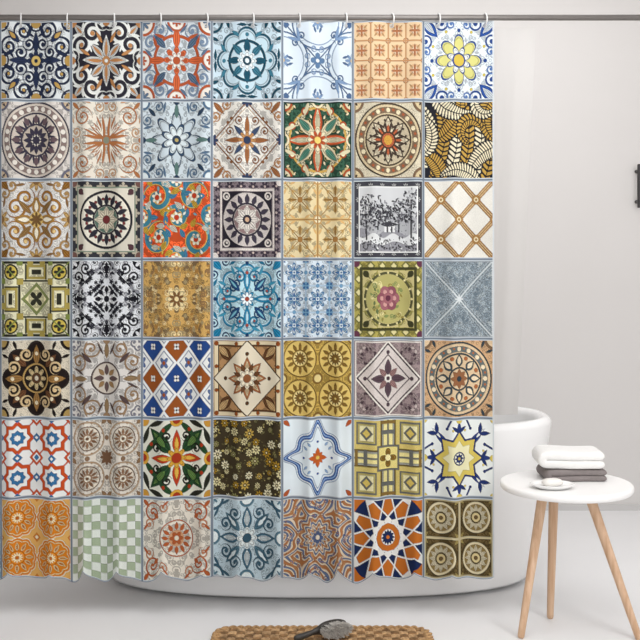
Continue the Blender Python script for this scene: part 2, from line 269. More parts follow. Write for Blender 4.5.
t.scat(46,60,['697750','86925c','dad09a','968748'],.04,.08,'ls',(-.5,.4,-.55,.4)).f('n').disc(0,.02,.28,'84505c')
for k in range(6): t.disc(.2*math.cos(k*1.05),.02+.2*math.sin(k*1.05),.13,['a06a70','8f5862'][k%2]).disc(.18*math.cos(k*1.05),.02+.18*math.sin(k*1.05),.06,'c99a94')
t.disc(0,.02,.14,'a06a70').disc(0,.02,.07,'6a3a4a').f('d').leaf(.7,.7,225,.22,.08,'47462f').disc(.9,.9,.1,'6b4050')
t=T('8d979c')
t.speck(47,1.); t.f('d').scat(47,60,['78848b','a7afb1','6e7a82','b3b9b8'],.03,.07,'lds',(0,1,0,1)).seg(0,0,1,1,.02,'c9cdcc').seg(.1,0,1,.9,.008,'b9bfbf').fr(1,.93,'6f7b83').fr(.95,.93,'c9cdcc').flo(0,0,8,.05,.13,'d3d6d4')
# ---- row 5
t=T('d7cdb9'); D='2b2321'
t.f('d').flo(0,0,8,.68,.95,D,0,.6).leaf(.35,0,0,.5,.1,'8a6a40').leaf(.3,.3,45,.45,.1,'60422d').spi(.6,.28,.17,1.6,0,.026,'cbb38a').ring(0,0,.36,.022,'b3945e').flo(0,0,8,.12,.3,'cdb88c').disc(0,0,.14,'5f4330').disc(0,0,.06,'d8cdb6').disc(.95,.95,.24,D).disc(.95,.95,.17,'b3985e').leaf(.95,.6,200,.25,.04,D).disc(.62,.0,.05,'e0d3b4').disc(.5,.5,.05,'e0d3b4').speck(51,.3)
t=T('d9d4cd'); D='5b4b49'
t.f('d').spi(.75,.42,.24,1.7,40,.023,'967b5e').spi(.9,.78,.18,1.6,200,.02,'7f7d85',-1).leaf(.5,0,0,.45,.07,'a08664').disc(0,0,.42,D).disc(0,0,.38,'d0c6b8').leaf(.08,0,0,.28,.066,D).leaf(.08,.08,45,.22,.06,'9a7c58').disc(0,0,.08,'d6cfc6').leaf(.4,.4,45,.4,.055,D).disc(.97,0,.11,'9a7f62').leaf(.6,.1,30,.35,.03,D).leaf(.95,.5,160,.3,.03,'9a7f62')
t=T('e2e2de')
u=(X*1.5+Y*1.25); v=(X*1.5-Y*1.25); iu=np.floor(u+.5).astype(int); iv=np.floor(v+.5).astype(int); su=u-iu; sv=v-iv; fu=abs(su); fv=abs(sv); m5=np.maximum(fu,fv)
alt=((iu+iv)%2)==0
rr=np.hypot(su,sv); aa=np.arctan2(sv,su)
t.P(alt&((iu%2)==0)&(m5<.47),'2f4d84').P(alt&((iu%2)!=0)&(m5<.47),'98582c')
t.P((~alt)&(rr<.14+.16*abs(np.cos(2*aa))**2),'5b6f96').P((~alt)&(rr<.09),'98582c').P((~alt)&(abs(m5-.38)<.02),'8794ab').P(alt&(rr<.08+.09*abs(np.cos(2*aa))),'dcdad2').P(alt&(rr<.05),'2b3040')
t=T('b48d63'); D='583c28'
t.f('d').fr(.94,.82,'d9c9a8').fr(.84,.8,D).leaf(.78,.78,225,.5,.14,D).leaf(.8,.8,225,.38,.08,'c9a878').dia(0,0,.98,'dcd1ba').dia(0,0,.98,D,.94).f('n')
for k in range(8): t.leaf(0,0,45*k,.55,.12,'8d5c3c').leaf(.0,.0,45*k,.46,.07,'d9c09a')
for k in range(8): t.leaf(0,0,45*k+22,.42,.08,D)
t.flo(0,0,8,.16,.26,'e3d8bf').disc(0,0,.11,'8d5c3c').f('d').disc(.62,.0,.05,D).disc(.88,.88,.06,'8d4f28').disc(.88,.3,.05,'8d4f28')
t=T('c9aa5c'); D='7c6034'
t.f('g2d').disc(0,0,.95,D).disc(0,0,.89,'d8bd72').f('g2')
x,y=FOLD['g2']; t.p,t.q=kal(12,x,y); t.leaf(.4,0,0,.42,.09,'94743c').ring(0,0,.42,.03,D).disc(0,0,.36,'e3d094').leaf(.08,0,0,.28,.05,D).disc(0,0,.12,D).disc(0,0,.06,'dcc274').f('g2d').disc(1,1,.3,'866838').disc(1,1,.2,'e3d094')
t=T('a08f8d'); D='54444a'
t.f('d').scat(56,40,['806e71','c3b5af',D],.04,.09,'slf',(.3,1,.3,1)).dia(0,0,.96,'e3dcd2').dia(0,0,.9,D).dia(0,0,.85,'d3c9c2').dia(0,0,.62,'6a595f',.58).leaf(.08,0,0,.42,.1,D).leaf(.05,.05,45,.3,.07,'a6837f').disc(0,0,.1,'e3dcd2').disc(0,0,.05,D).fr(1,.9,'6c585f').fr(.94,.9,'ded5cc').disc(.66,.0,.05,D).speck(56,.2)
t=T('cba882'); D='3e4a50'
t.f('k16').disc(0,0,.93,D).disc(0,0,.89,'d6be9c').ring(0,0,.75,.07,'6a7271').disc(.75,.0,.06,'e3d2b4').disc(.75,.15,.03,'ab6c45').ring(0,0,.63,.022,D).f('k8').leaf(.3,0,0,.32,.11,D).leaf(.36,0,0,.22,.06,'e3d2b4').disc(.5,.2,.05,'ab6c45').ring(0,0,.28,.022,D).leaf(.04,0,0,.22,.066,'96694a').disc(0,0,.07,D).f('d').disc(1,1,.28,'80664e').disc(1,1,.21,'d9c09e').leaf(.95,.72,200,.2,.04,D).speck(57,.2)
# ---- row 6: orange, white and blue interlocking geometry
t=T('e6e5e0'); O='c4562c'; B='3f739c'
x,y=FOLD['g2']; mx_=np.maximum(abs(x),abs(y)); dm_=abs(x)+abs(y)
st_=np.minimum(np.maximum(abs(x),abs(y))/.62,(abs(x)+abs(y))/.88)
t.P((mx_>.0),'e6e5e0').P(st_<1,O).P(st_<.72,'e6e5e0').P(st_<.46,B).P(st_<.2,'e6e5e0')
t.f('g2d').dia(1,1,.42,O).dia(1,1,.26,'e6e5e0').dia(1,1,.16,B).dia(1,0,.24,B).dia(1,0,.1,'e6e5e0').seg(.62,.62,.8,.8,.04,O)
t=T('dcd4c7'); D='755843'
x,y=FOLD['g2']; t.p,t.q=kal(12,x,y)
t.ring(0,0,.82,.04,'b0987c').disc(0,0,.62,D).disc(0,0,.57,'dfd4c2').leaf(.2,0,0,.34,.066,D).disc(0,0,.24,'9a7c62').disc(0,0,.17,'e3d9c6').disc(0,0,.08,D).disc(.76,.2,.04,'a88b6c').f('g2d').leaf(.98,.98,225,.42,.12,'a08060').disc(1,0,.12,'8b6f58').f('d').flo(0,0,8,.1,.2,D)
t=T('dad9c9'); D='2a442c'
t.f('d').leaf(.15,.15,45,.85,.18,D).leaf(.3,.3,45,.5,.08,'6b8d4e').leaf(.12,0,0,.6,.11,'a44026').leaf(.2,0,0,.35,.05,'d9ae50').leaf(.9,.1,130,.6,.08,D).leaf(.95,.35,110,.5,.066,'2b2b24').spi(.55,.25,.14,1.5,0,.022,'2a2a22').flo(0,0,8,.16,.28,'d0a244').disc(0,0,.13,'a44026').disc(.96,.0,.17,'d0a244').disc(.96,0,.1,'a44026').disc(.93,.93,.14,'c39442').disc(.72,.35,.05,'a44026')
t=T('463d2c')
t.f('n').scat(64,300,['9a8f5c','7b7550','c4b476','5d5538','362f22'],.03,.06,'llsd',(-1,1,-1,1))
R=random.Random(645)
for i in range(56):
    x=-.92+.305*(i%7)+R.uniform(-.09,.09); y=-.94+.268*(i//7)+R.uniform(-.07,.07)
    z=R.uniform(.06,.12); a=R.uniform(0,60); c=['cfc598','b99d52','d8d0b0','a0802f','8f8a5a'][R.randrange(5)]
    t.flo(x,y,8,z*.75,z*1.3,'362f22',a).flo(x,y,8,z*.5,z*1.12,c,a).disc(x,y,z*.42,'5a4426').disc(x,y,z*.2,'d9cfa4')
t=T('dde4e5'); B='335a98'
t.f('d'); r=AX+AY+1e-4; sx=abs(AX-AY)/r; a=.84+.085*np.cos(2*PI*sx)
t.P(abs(r-a)<.075,B).P(abs(r-a)<.025,'8fabd0').P(abs(r-a+.15)<.014,'8ea8c6').P(abs(r-a-.13)<.012,'8ea8c6')
t.leaf(.04,0,0,.22,.06,'c0642f').leaf(.03,.03,45,.15,.045,'c0642f').disc(0,0,.05,'e0c060').leaf(.97,.97,225,.26,.06,'b05c34').disc(.4,0,.03,B).leaf(.3,.2,45,.14,.03,'8ea8c6')
t=T('cfbc74'); D='70706c'
t.f('d').bx(0,1,0,.2,'9b9a8e').bx(0,1,0,.13,'e2d698').seg(.2,.0,1,0,.025,D).bx(.34,.9,.34,.9,'b5a96c').sq(.62,.62,.28,D,.24).sq(.62,.62,.19,'e4dcb0').dia(.62,.62,.18,D).dia(.62,.62,.11,'d9c26c').sq(0,0,.32,D).sq(0,0,.27,'decf88').flo(0,0,4,.06,.24,'7a6030').disc(0,0,.08,'e6dba6').seg(.32,.2,1,.2,.018,'6a5a34').bx(.6,.7,0,.2,D).bx(.86,.94,0,.2,'8a7040').speck(66,.2)
t=T('e1e3de'); B='2c3b6c'; YL='d3bf66'
t.f('d').leaf(.25,.25,45,.7,.085,B).leaf(.5,.5,45,.34,.03,'dfe1db').leaf(.6,.6,84,.3,.055,B).leaf(.6,.6,6,.3,.055,B).leaf(.5,0,0,.45,.07,B).leaf(.66,.0,55,.26,.045,B).seg(.98,.22,.74,.34,.025,B).disc(.97,.97,.09,YL).disc(.97,0,.09,YL).disc(.74,.34,.04,B).disc(.7,.18,.03,YL)
t.f('n').star(8,.43,54,B).star(8,.385,54,YL).star(8,.27,54,'e6e0b8').disc(0,0,.17,B).disc(0,0,.14,'e6e4d2').f('k8').leaf(0,0,0,.14,.035,B).disc(0,0,.04,YL)
# ---- row 7
t=T('dcae68'); O='d2822a'
x,y=FOLD['g2']; r2=np.hypot(x,y); a2=np.arctan2(y,x); b2=.90+.08*abs(np.cos(a2*6))
t.P(r2<b2+.05,'efe2c4').P(r2<b2,O).P(abs(r2-b2+.12)<.022,'f0dcaa')
t.p,t.q=kal(12,x,y); t.leaf(.36,0,0,.42,.085,'f0d9a2').leaf(.42,0,0,.28,.035,'b9661a').ring(0,0,.34,.022,'b5661a').disc(0,0,.3,'dd9434').leaf(.08,0,0,.2,.035,'f5e6c0').disc(0,0,.09,'b5661a').f('g2d').dia(1,1,.24,'c97f34').dia(1,1,.12,'f0e2c0')
t=T('dfe2d9'); a=(np.floor((X+1)*5)+np.floor((Y+1)*5))%2
t.P(a>0,'a9b59a').speck(72,.08)
t=T('e2dbcd'); O='b0623a'
t.f('q').spi(.66,.64,.26,1.8,210,.022,O).spi(.36,.78,.14,1.5,60,.018,'bd8360',-1).spi(.78,.36,.14,1.5,30,.018,'bd8360').leaf(.95,.95,225,.25,.05,O).leaf(.5,.5,45,.2,.05,O).leaf(.95,.2,130,.25,.03,O).leaf(.2,.95,-40,.25,.03,O).f('k12').disc(0,0,.46,O).disc(0,0,.43,'e6ddcd').leaf(.2,0,0,.21,.05,O).disc(0,0,.2,'d0a07a').f('n').flo(0,0,6,.1,.17,O).disc(0,0,.06,'e6dac4')
t=T('b9c8cd'); D='405d6c'
t.f('d').leaf(.2,0,0,.6,.13,D).leaf(.3,0,0,.4,.07,'d3dcdc').leaf(.2,.2,45,.6,.12,'577785').leaf(.3,.3,45,.35,.05,'d3dcdc').spi(.62,.34,.18,1.6,30,.026,D).flo(0,0,8,.16,.28,'d9dfdc').disc(0,0,.12,D).disc(.97,.97,.3,D).disc(.97,.97,.23,'c9d5d6').flo(.97,.97,8,.06,.15,'577785').disc(.98,0,.2,'577785').disc(.98,0,.14,'d9dfdc').leaf(.95,.5,120,.3,.035,D).speck(74,.2)
t=T('dfd0b8')
t.f('d'); dc=np.hypot(t.p-1,t.q-1); de=np.hypot(t.p-1,t.q); dz_=np.hypot(t.p,t.q)
fld=np.minimum(np.minimum(dc*1.1,de*1.25),dz_)+.05*np.sin(TT*12)
w1=np.sin(fld*30); t.P(w1>.45,'b07a50').P(w1<-.7,'6c7a98')
t.scat(753,34,['8f6040','59688a','efe4d0','b98a60'],.035,.07,'slrd',(0,1,0,.95)).flo(0,0,8,.06,.16,'59688a').disc(0,0,.06,'efe4d0')
t=T('e2e1db'); B='26345a'; O='c07432'; W='e4e3dd'
vi=np.zeros_like(X,dtype=int); ln=np.zeros_like(X,dtype=bool)
for k in range(12):
    a=2*PI*k/12+PI/12; d=X*math.cos(a)+Y*math.sin(a)-.36; vi+=(d>0); ln|=abs(d)<.021
for n_,c in ((0,O),(1,B),(2,W),(3,B),(4,O),(5,B)): t.P(vi==n_,c)
t.P((vi==4)&(RR>1.0),W).P((vi==5)&(RR>1.15),O).P(ln,W).f('k12').disc(0,0,.2,W).leaf(0,0,0,.2,.05,B).disc(0,0,.05,O)
t=T('55482f'); 
x,y=FOLD['g2']; t.p,t.q=kal(12,x,y); t.disc(0,0,.78,'d8ccaa').disc(0,0,.66,'8f7a4e').leaf(.24,0,0,.4,.1,'e0d6b8').disc(0,0,.3,'55482f').disc(0,0,.23,'d3c292').disc(0,0,.11,'705a3c').f('g2d').leaf(.97,.97,225,.35,.09,'b7a468').disc(1,1,.12,'d8caa2').f('n').seg(-1,0,1,0,.03,'c9bc98').seg(0,-1,0,1,.03,'c9bc98').fr(1,.92,'b5a985')
assert len(TL)==49,len(TL)
# fine symmetric line ornament, printed only on the bare ground of a tile
FG=[]
for s in range(6):
    t=Tile('808080'); t.f('d').scat(900+s,75,['606060'],.045,.1,'ssrlf',(0,1,0,1)); FG.append(abs(t.im[...,0]-hx('808080')[0])>.03)

rs=np.random.RandomState(3)
def smooth(n,m,H_,W_):
    a=rs.rand(n,m); yi=np.linspace(0,n-1.001,H_); xi=np.linspace(0,m-1.001,W_)
    y0=yi.astype(int);x0=xi.astype(int);fy=(yi-y0)[:,None];fx=(xi-x0)[None]
    return (a[y0][:,x0]*(1-fy)*(1-fx)+a[y0+1][:,x0]*fy*(1-fx)+a[y0][:,x0+1]*(1-fy)*fx+a[y0+1][:,x0+1]*fy*fx)
HC=TW//2
big=np.zeros((7*TH,7*TW+HC,3),np.float32)
DM=np.maximum(AX,AY)
SKIPF={1,4,5,13,19,20,27,30,35,37,38,39,40,41,42,43,46,47}
for i,t in enumerate(TL):
    im=t.im
    bgm=(abs(im-t.bg).sum(2)<.06)
    lum=im.mean(2); e=(abs(lum-np.roll(lum,2,1))+abs(lum-np.roll(lum,2,0)))>.16
    im=im*np.where(e,.88,1.)[...,None]
    if i not in SKIPF: im=np.where((bgm&FG[i%6]&~e)[...,None], im*(.78 if t.bg.mean()>.45 else 1.35), im)
    im=im*(1+((smooth(5,5,h,w)-.5)*.07))[...,None]
    im=np.clip(im,0,1)**1.10*np.array([.985,.995,1.01],np.float32)
    im[DM>.955]=hx('bcc3c8'); im[DM>.978]=hx('6f7a87')
    sm=im.reshape(TH,SS,TW,SS,3).mean((1,3))
    r,c=divmod(i,7); big[r*TH:(r+1)*TH,HC+c*TW:HC+(c+1)*TW]=sm
    if c==3: r2=(r+3)%7; big[r2*TH:(r2+1)*TH,0:HC]=sm[:,-HC:]
big=np.clip(big,0,1)
# a touch of print sharpening so the fine lines survive the cloth's resolution
bl=big.copy(); bl[1:-1,1:-1]=(big[:-2,1:-1]+big[2:,1:-1]+big[1:-1,:-2]+big[1:-1,2:]+big[1:-1,1:-1])/5
big=np.clip(big+.9*(big-bl),0,1)
big[:, -3:]=hx('c9ced2')

# ------------------------------------------------------------------ shower curtain
YC=3.2; PXM=1000/YC
cw=70.55/PXM; x_right=(494-320)/PXM; x_left=x_right-7.5*cw
ztop=CAMZ+(270-21.0)/PXM; zbot=CAMZ+(270-577)/PXM
def phase(x): return 2*PI*x/.122+1.3*np.sin(x*3.1+.5)+.9*np.sin(x*7.3)+.5*np.sin(x*17)
def fold(x,t):      # t 0 at the top .. 1 at the hem
    ph=phase(x)
    A=.0055+.0115*t**.8
    return A*(np.sin(ph)+.2*np.sin(2*ph+1.1)+.25*np.sin(ph*.37+2*t))
NX,NY=7*TW+HC,7*TH
xs=(x_left+(np.arange(NX)+.5)/NX*(x_right-x_left))
tt=(np.arange(NY))/(NY-1)
TX,TTg=np.meshgrid(xs,tt)
F=fold(TX,TTg)*(1+.5*TTg**14)
# rounded, uneven scallops along the hem
sw=np.mod(phase(TX)/(2*PI)+.3,1); lobe=np.sin(PI*sw**1.35)**.85
hem=(.5-lobe)*(.036+.012*np.sin(TX*9+1)+.009*np.sin(TX*23))
ZZ=ztop+(zbot-ztop)*TTg + hem*TTg**18
co=np.stack([TX,YC+F,ZZ],-1).reshape(-1,3).astype(np.float32)
root=empty('shower_curtain',((x_left+x_right)/2,YC,ztop),'fabric shower curtain printed with a grid of colourful patterned tiles, hanging before the bathtub','shower curtain')
co-=np.array(root.location,np.float32)
idx=np.arange(NX*NY).reshape(NY,NX)
quads=np.stack([idx[:-1,:-1],idx[1:,:-1],idx[1:,1:],idx[:-1,1:]],-1).reshape(-1,4)
me=bpy.data.meshes.new('printed_fabric')
nf=len(quads)
me.vertices.add(NX*NY); me.vertices.foreach_set('co',co.ravel())
me.loops.add(nf*4); me.loops.foreach_set('vertex_index',quads.ravel().astype(np.int32))
me.polygons.add(nf); me.polygons.foreach_set('loop_start',(np.arange(nf)*4).astype(np.int32)); me.polygons.foreach_set('loop_total',np.full(nf,4,np.int32))
me.polygons.foreach_set('use_smooth',np.ones(nf,bool))
me.update(calc_edges=True)
ca=me.color_attributes.new('print','FLOAT_COLOR','POINT')
col=np.ones((NX*NY,4),np.float32); col[:,:3]=lin(big.reshape(-1,3)); ca.data.foreach_set('color',col.ravel())
m=bpy.data.materials.new('printed_polyester'); m.use_nodes=True; nt=m.node_tree; b=nt.nodes['Principled BSDF']
at=nt.nodes.new('ShaderNodeVertexColor'); at.layer_name='print'
nt.links.new(at.outputs['Color'],b.inputs['Base Color'])
b.inputs['Roughness'].default_value=.8; b.inputs['Specular IOR Level'].default_value=.06
tc=nt.nodes.new('ShaderNodeTexCoord'); nz=nt.nodes.new('ShaderNodeTexNoise'); nz.inputs['Scale'].default_value=300
bp=nt.nodes.new('ShaderNodeBump'); bp.inputs['Strength'].default_value=.05; bp.inputs['Distance'].default_value=.001
nt.links.new(tc.outputs['Object'],nz.inputs['Vector']); nt.links.new(nz.outputs['Fac'],bp.inputs['Height']); nt.links.new(bp.outputs['Normal'],b.inputs['Normal'])
me.materials.append(m)
fab=bpy.data.objects.new('printed_fabric',me); C.objects.link(fab); fab.parent=root

M_metal=mat('grey_metal','7f7b78',.38,.04,40,0,200,.5,.6)
M_eye=mat('eyelet_metal','c9cbcd',.35,.02,40,0,200,.5,.6)
M_plast=mat('white_plastic','dededd',.4,.01)
# ------------------------------------------------------------------ rod and rings
RR_=.0095; RODZ=ztop+RR_+.0015
rod=empty('shower_curtain_rod',(0,YC,RODZ),'slim grey metal curtain rod running across the top of the picture','curtain rod')
mesh_obj('tube',*tube((XL+.003,0,0),(XR-.003,0,0),RR_,RR_,24,4,False),M_metal,rod)
for s,xw in ((1,XL+.0125),(-1,XR-.0125)):
    mesh_obj('end_flange',*tube((xw-.0115,0,0),(xw+.0115,0,0),.026,.026,28,4),M_metal,rod)
ringm=None; eye=None
RG=.0195
zr=RODZ+RR_+.0024-RG+.0002
NR=12
for k in range(NR):
    x=x_right-.03-k*(x_right-x_left-.06)/(NR-1)
    yf=float(fold(np.array(x),0.01))
    if ringm is None:
        v,f=torus(RG,.0024,'x'); ringm=mesh_obj('curtain_ring',v,f,M_plast); r=ringm
    else:
        r=ringm.copy(); C.objects.link(r)
    r.location=(x,YC,zr)
    r.rotation_euler=(0,0,math.radians(random.uniform(12,24)))
    tag(r,'thin white plastic ring looped over the rod, carrying the tiled curtain','curtain ring','white rings along the curtain rod')
    if eye is None:
        v,f=torus(.0055,.0016,'y',24,8); eye=mesh_obj('eyelet',v,f,M_eye,root); e=eye
    else:
        e=eye.copy(); C.objects.link(e); e.parent=root
    e.location=(x-root.location.x,yf,zr-RG+.001-ztop)

# ------------------------------------------------------------------ liner
M_lin=mat('sheer_liner','e6e4e2',.7,.01,6,0,200,.1,0,.6)
LX0,LX1=-.98,.70; n1,n2=260,60; ZL=.598
lv=[];lf=[]
for j in range(n2):
    t=j/(n2-1); z=1.893+(ZL-1.893)*t
    yb=YC+.037+.30*t
    for i in range(n1):
        x=LX0+(LX1-LX0)*i/(n1-1)
        a=.002+.003*t
        lv.append((x,yb+a*math.sin(2*PI*x/.083+.7*math.sin(5*x)),z))
for j in range(n2-1):
    for i in range(n1-1): lf.append((j*n1+i,j*n1+i+1,(j+1)*n1+i+1,(j+1)*n1+i))
lo=(0,YC+.037,1.893)
lin_o=mesh_obj('shower_liner',[(a-lo[0],b-lo[1],c-lo[2]) for a,b,c in lv],lf,M_lin,None,True,lo)
tag(lin_o,'plain sheer white liner hanging behind the tiled curtain, down to the tub rim','shower liner')

# ------------------------------------------------------------------ bathtub
M_tub=mat('white_acrylic','fbfbfb',.14,.002,3,0,200,.5)
TY=3.665
tub=empty('bathtub',(0,TY,0),'white freestanding oval bathtub standing behind the tiled curtain','bathtub')
def se(ax,ay,cx,z,n=2.7,N_=120):
    R=[]
    for i in range(N_):
        a=2*PI*i/N_; c,s=math.cos(a),math.sin(a)
        R.append((cx+ax*math.copysign(abs(c)**(2/n),c),ay*math.copysign(abs(s)**(2/n),s),z))
    return R
out=[(.742,.312,.013),(.754,.324,.015),(.763,.331,.026)]
for k in range(1,14):
    t=k/13; out.append((.765+.078*t**1.1,.333+.037*t**1.1,.030+.533*t))
rm=.024
for k in range(1,14):
    a=PI*k/13; out.append((.843-rm+rm*math.cos(a),.370-rm+rm*math.cos(a),.563+rm*math.sin(a)))
inn=[(.793,.321,.50),(.782,.313,.40),(.762,.300,.30),(.74,.28,.22),(.68,.24,.17),(.6,.19,.145),(.4,.11,.138),(.1,.03,.134)]
mesh_obj('tub_shell',*loft([se(a,b_,-.004,z,2.45) for a,b_,z in out+inn]),M_tub,tub)
M_pl=mat('plinth_grey','a9a8a8',.5,.01)
mesh_obj('plinth',*loft([se(.715,.288,-.004,z,2.45) for z in (.0005,.015)]),M_pl,tub)

# ------------------------------------------------------------------ side table
TX0,TY0=.763,3.1; ZT=.452
tb=empty('side_table',(TX0,TY0,0),'small round white side table on three splayed wooden legs','table')
M_top=mat('white_lacquer','f7f6f5',.4,.004,6)
M_wood=bpy.data.materials.new('beech_wood'); M_wood.use_nodes=True; nt=M_wood.node_tree; b=nt.nodes['Principled BSDF']
tc=nt.nodes.new('ShaderNodeTexCoord'); mp=nt.nodes.new('ShaderNodeMapping'); mp.inputs['Scale'].default_value=(60,60,5)
nz=nt.nodes.new('ShaderNodeTexNoise'); nz.inputs['Scale'].default_value=1.5; nz.inputs['Detail'].default_value=6
rp=nt.nodes.new('ShaderNodeValToRGB'); rp.color_ramp.elements[0].color=rgba('c29a78'); rp.color_ramp.elements[1].color=rgba('dfbea0'); rp.color_ramp.elements[0].position=.3; rp.color_ramp.elements[1].position=.7
nt.links.new(tc.outputs['Object'],mp.inputs['Vector']); nt.links.new(mp.outputs[0],nz.inputs['Vector']); nt.links.new(nz.outputs['Fac'],rp.inputs['Fac']); nt.links.new(rp.outputs['Color'],b.inputs['Base Color']); b.inputs['Roughness'].default_value=.5
R0=.202
mesh_obj('tabletop',*lathe([(.01,ZT-.022),(R0-.012,ZT-.022),(R0-.004,ZT-.020),(R0-.0005,ZT-.015),(R0,ZT-.008),(R0-.001,ZT-.003),(R0-.004,ZT),(R0-.01,ZT),(.01,ZT)],80),M_top,tb)
for (ax,ay,bx_,by) in ((-.075,-.02,-.158,-.085),(-.02,.075,-.03,.085),(.06,-.03,.195,-.10)):
    mesh_obj('leg',*tube((bx_,by,.0005),(ax,ay,ZT-.0225),.0105,.016,20,6),M_wood,tb)

# ------------------------------------------------------------------ towels, dish, soap
def folded_towel(name,W,D,th,layers,m,loc,rz,label,seed):
    R=random.Random(seed)
    pts=[]
    for L in range(layers):
        z=th/2+L*th*1.005
        xr=(-W/2+th*.5, W/2-th*.5) if L%2 else (W/2-th*.5,-W/2+th*.5)
        for k in range(11): pts.append((xr[0]+(xr[1]-xr[0])*k/10,z))
        if L<layers-1:
            sx=-1 if L%2==0 else 1
            for k in range(1,6):
                a=-PI/2+PI*k/6; pts.append((xr[1]+sx*math.cos(a)*th*.5,z+th*.5+math.sin(a)*th*.5))
    n=len(pts); up=[];dn=[]
    for i,(x,z) in enumerate(pts):
        x0,z0=pts[max(0,i-1)];x1,z1=pts[min(n-1,i+1)];dx,dz=x1-x0,z1-z0;l=math.hypot(dx,dz) or 1
        nx,nz_=-dz/l,dx/l; e=.5*th*(.99)
        up.append((x+nx*e,z+nz_*e)); dn.append((x-nx*e,z-nz_*e))
    a0=pts[0];a1=pts[-1]
    prof=up+[(a1[0]+.4*th*(1 if pts[-1][0]>pts[-2][0] else -1),a1[1])]+dn[::-1]+[(a0[0]+.4*th*(1 if pts[0][0]>pts[1][0] else -1),a0[1])]
    rings=[];S=14; H=th*layers
    for j in range(S+1):
        y=-D/2+D*j/S; s_=abs(2*j/S-1); q=1-.035*s_**8
        rings.append([(x*q+R.uniform(-.0008,.0008),y+R.uniform(-.0008,.0008)+.003*math.sin(x*40+seed),max(.0006,z*(1-.06*s_**6)*(1+.03*math.sin(x*26+seed*2)*min(1,z/H))+R.uniform(-.0004,.0004))) for x,z in prof])
    v,f=loft(rings)
    f=[q for q in f if len(q)==4]
    for base,flip in ((0,0),(S*len(prof),1)):
        P=len(prof)
        for i in range(n-1):
            q=(base+i,base+i+1,base+P-2-(i+1),base+P-2-i)
            f.append(q if flip else q[::-1])
        f.append((base+n-1,base+n,base+n+1)); f.append((base+0,base+P-1,base+P-2))
    o=mesh_obj(name,v,f,m,None,True,loc); o.rotation_euler=(0,0,rz)
    ss=o.modifiers.new('soft','SUBSURF'); ss.levels=2; ss.render_levels=2
    return tag(o,label,'towel')
M_tw=mat('white_terry','f3f2f0',.95,.02,60,.5,500,.1)
M_tg=mat('grey_terry','8b8382',.95,.08,60,.5,500,.1)
TWX,TWY=.795,3.165
h1=.0190
folded_towel('folded_towel',.190,.13,h1,2,M_tg,(TWX+.005,TWY,ZT+.0006),math.radians(3),'folded taupe grey towel lying under the white towel on the side table',1)
h2=.0270
folded_towel('folded_towel',.202,.135,h2,2,M_tw,(TWX-.002,TWY,ZT+.0012+h1*2.05),math.radians(-2),'folded white towel on top of the grey one on the side table',5)
M_cer=mat('white_ceramic','f5f5f4',.2,.005,5)
DX,DY=.700,3.015
dz=ZT+.0006
d=mesh_obj('soap_dish',*lathe([(.01,0),(.042,0),(.052,.004),(.066,.012),(.0675,.0145),(.065,.0150),(.052,.008),(.04,.0065),(.01,.006)],56,1,.75),M_cer,None,True,(DX,DY,dz))
tag(d,'shallow oval white ceramic dish on the side table before the towels','dish')
def bar(a,b_,c,n=3):
    R=[]
    for k in range(9):
        t=-PI/2+PI*k/8; R.append(se(a*max(.12,math.cos(t)**.55 if math.cos(t)>0 else .12),b_*max(.12,math.cos(t)**.55 if math.cos(t)>0 else .12),0,c*math.sin(t),n,40))
    return loft(R)
M_soap=mat('ivory_soap','ece9e4',.45,.01)
s=mesh_obj('soap_bar',*bar(.032,.021,.011),M_soap,None,True,(DX,DY,dz+.0065+.0112)); s.rotation_euler=(0,0,.2)
tag(s,'rounded off-white soap bar lying in the white dish','soap')

# ------------------------------------------------------------------ woven mat
cwv=.026
M_jute=bpy.data.materials.new('woven_jute'); M_jute.use_nodes=True; nt=M_jute.node_tree; b=nt.nodes['Principled BSDF']
tc=nt.nodes.new('ShaderNodeTexCoord'); nz=nt.nodes.new('ShaderNodeTexNoise'); nz.inputs['Scale'].default_value=60; nz.inputs['Detail'].default_value=5
ck=nt.nodes.new('ShaderNodeTexChecker'); ck.inputs['Scale'].default_value=1/cwv
ck.inputs['Color1'].default_value=rgba('c8a378'); ck.inputs['Color2'].default_value=rgba('94704a')
mpx=nt.nodes.new('ShaderNodeMapping'); mpx.inputs['Location'].default_value=(.0003,.0003,.5)
rp=nt.nodes.new('ShaderNodeValToRGB'); rp.color_ramp.elements[0].color=(.45,.43,.40,1); rp.color_ramp.elements[1].color=(1.1,1.1,1.08,1); rp.color_ramp.elements[0].position=.36; rp.color_ramp.elements[1].position=.64
mul=nt.nodes.new('ShaderNodeMix'); mul.data_type='RGBA'; mul.blend_type='MULTIPLY'; mul.inputs[0].default_value=1
nt.links.new(tc.outputs['Object'],nz.inputs['Vector']); nt.links.new(nz.outputs['Fac'],rp.inputs['Fac']); nt.links.new(tc.outputs['Object'],mpx.inputs['Vector']); nt.links.new(mpx.outputs[0],ck.inputs['Vector'])
nt.links.new(ck.outputs['Color'],mul.inputs[6]); nt.links.new(rp.outputs['Color'],mul.inputs[7]); nt.links.new(mul.outputs[2],b.inputs['Base Color']); b.inputs['Roughness'].default_value=.85
M_rope=mat('rope_jute','b08c62',.9,.35,90)
MX0,MX1,MY0,MY1=-.318,.332,2.60,3.085
mc=((MX0+MX1)/2,(MY0+MY1)/2)
mt=empty('woven_mat',(mc[0],mc[1],0),'tan woven rush bath mat on the floor, cut off by the bottom edge','mat')
W2,D2=(MX1-MX0)/2,(MY1-MY0)/2
nx,ny=320,230; v=[];f=[]
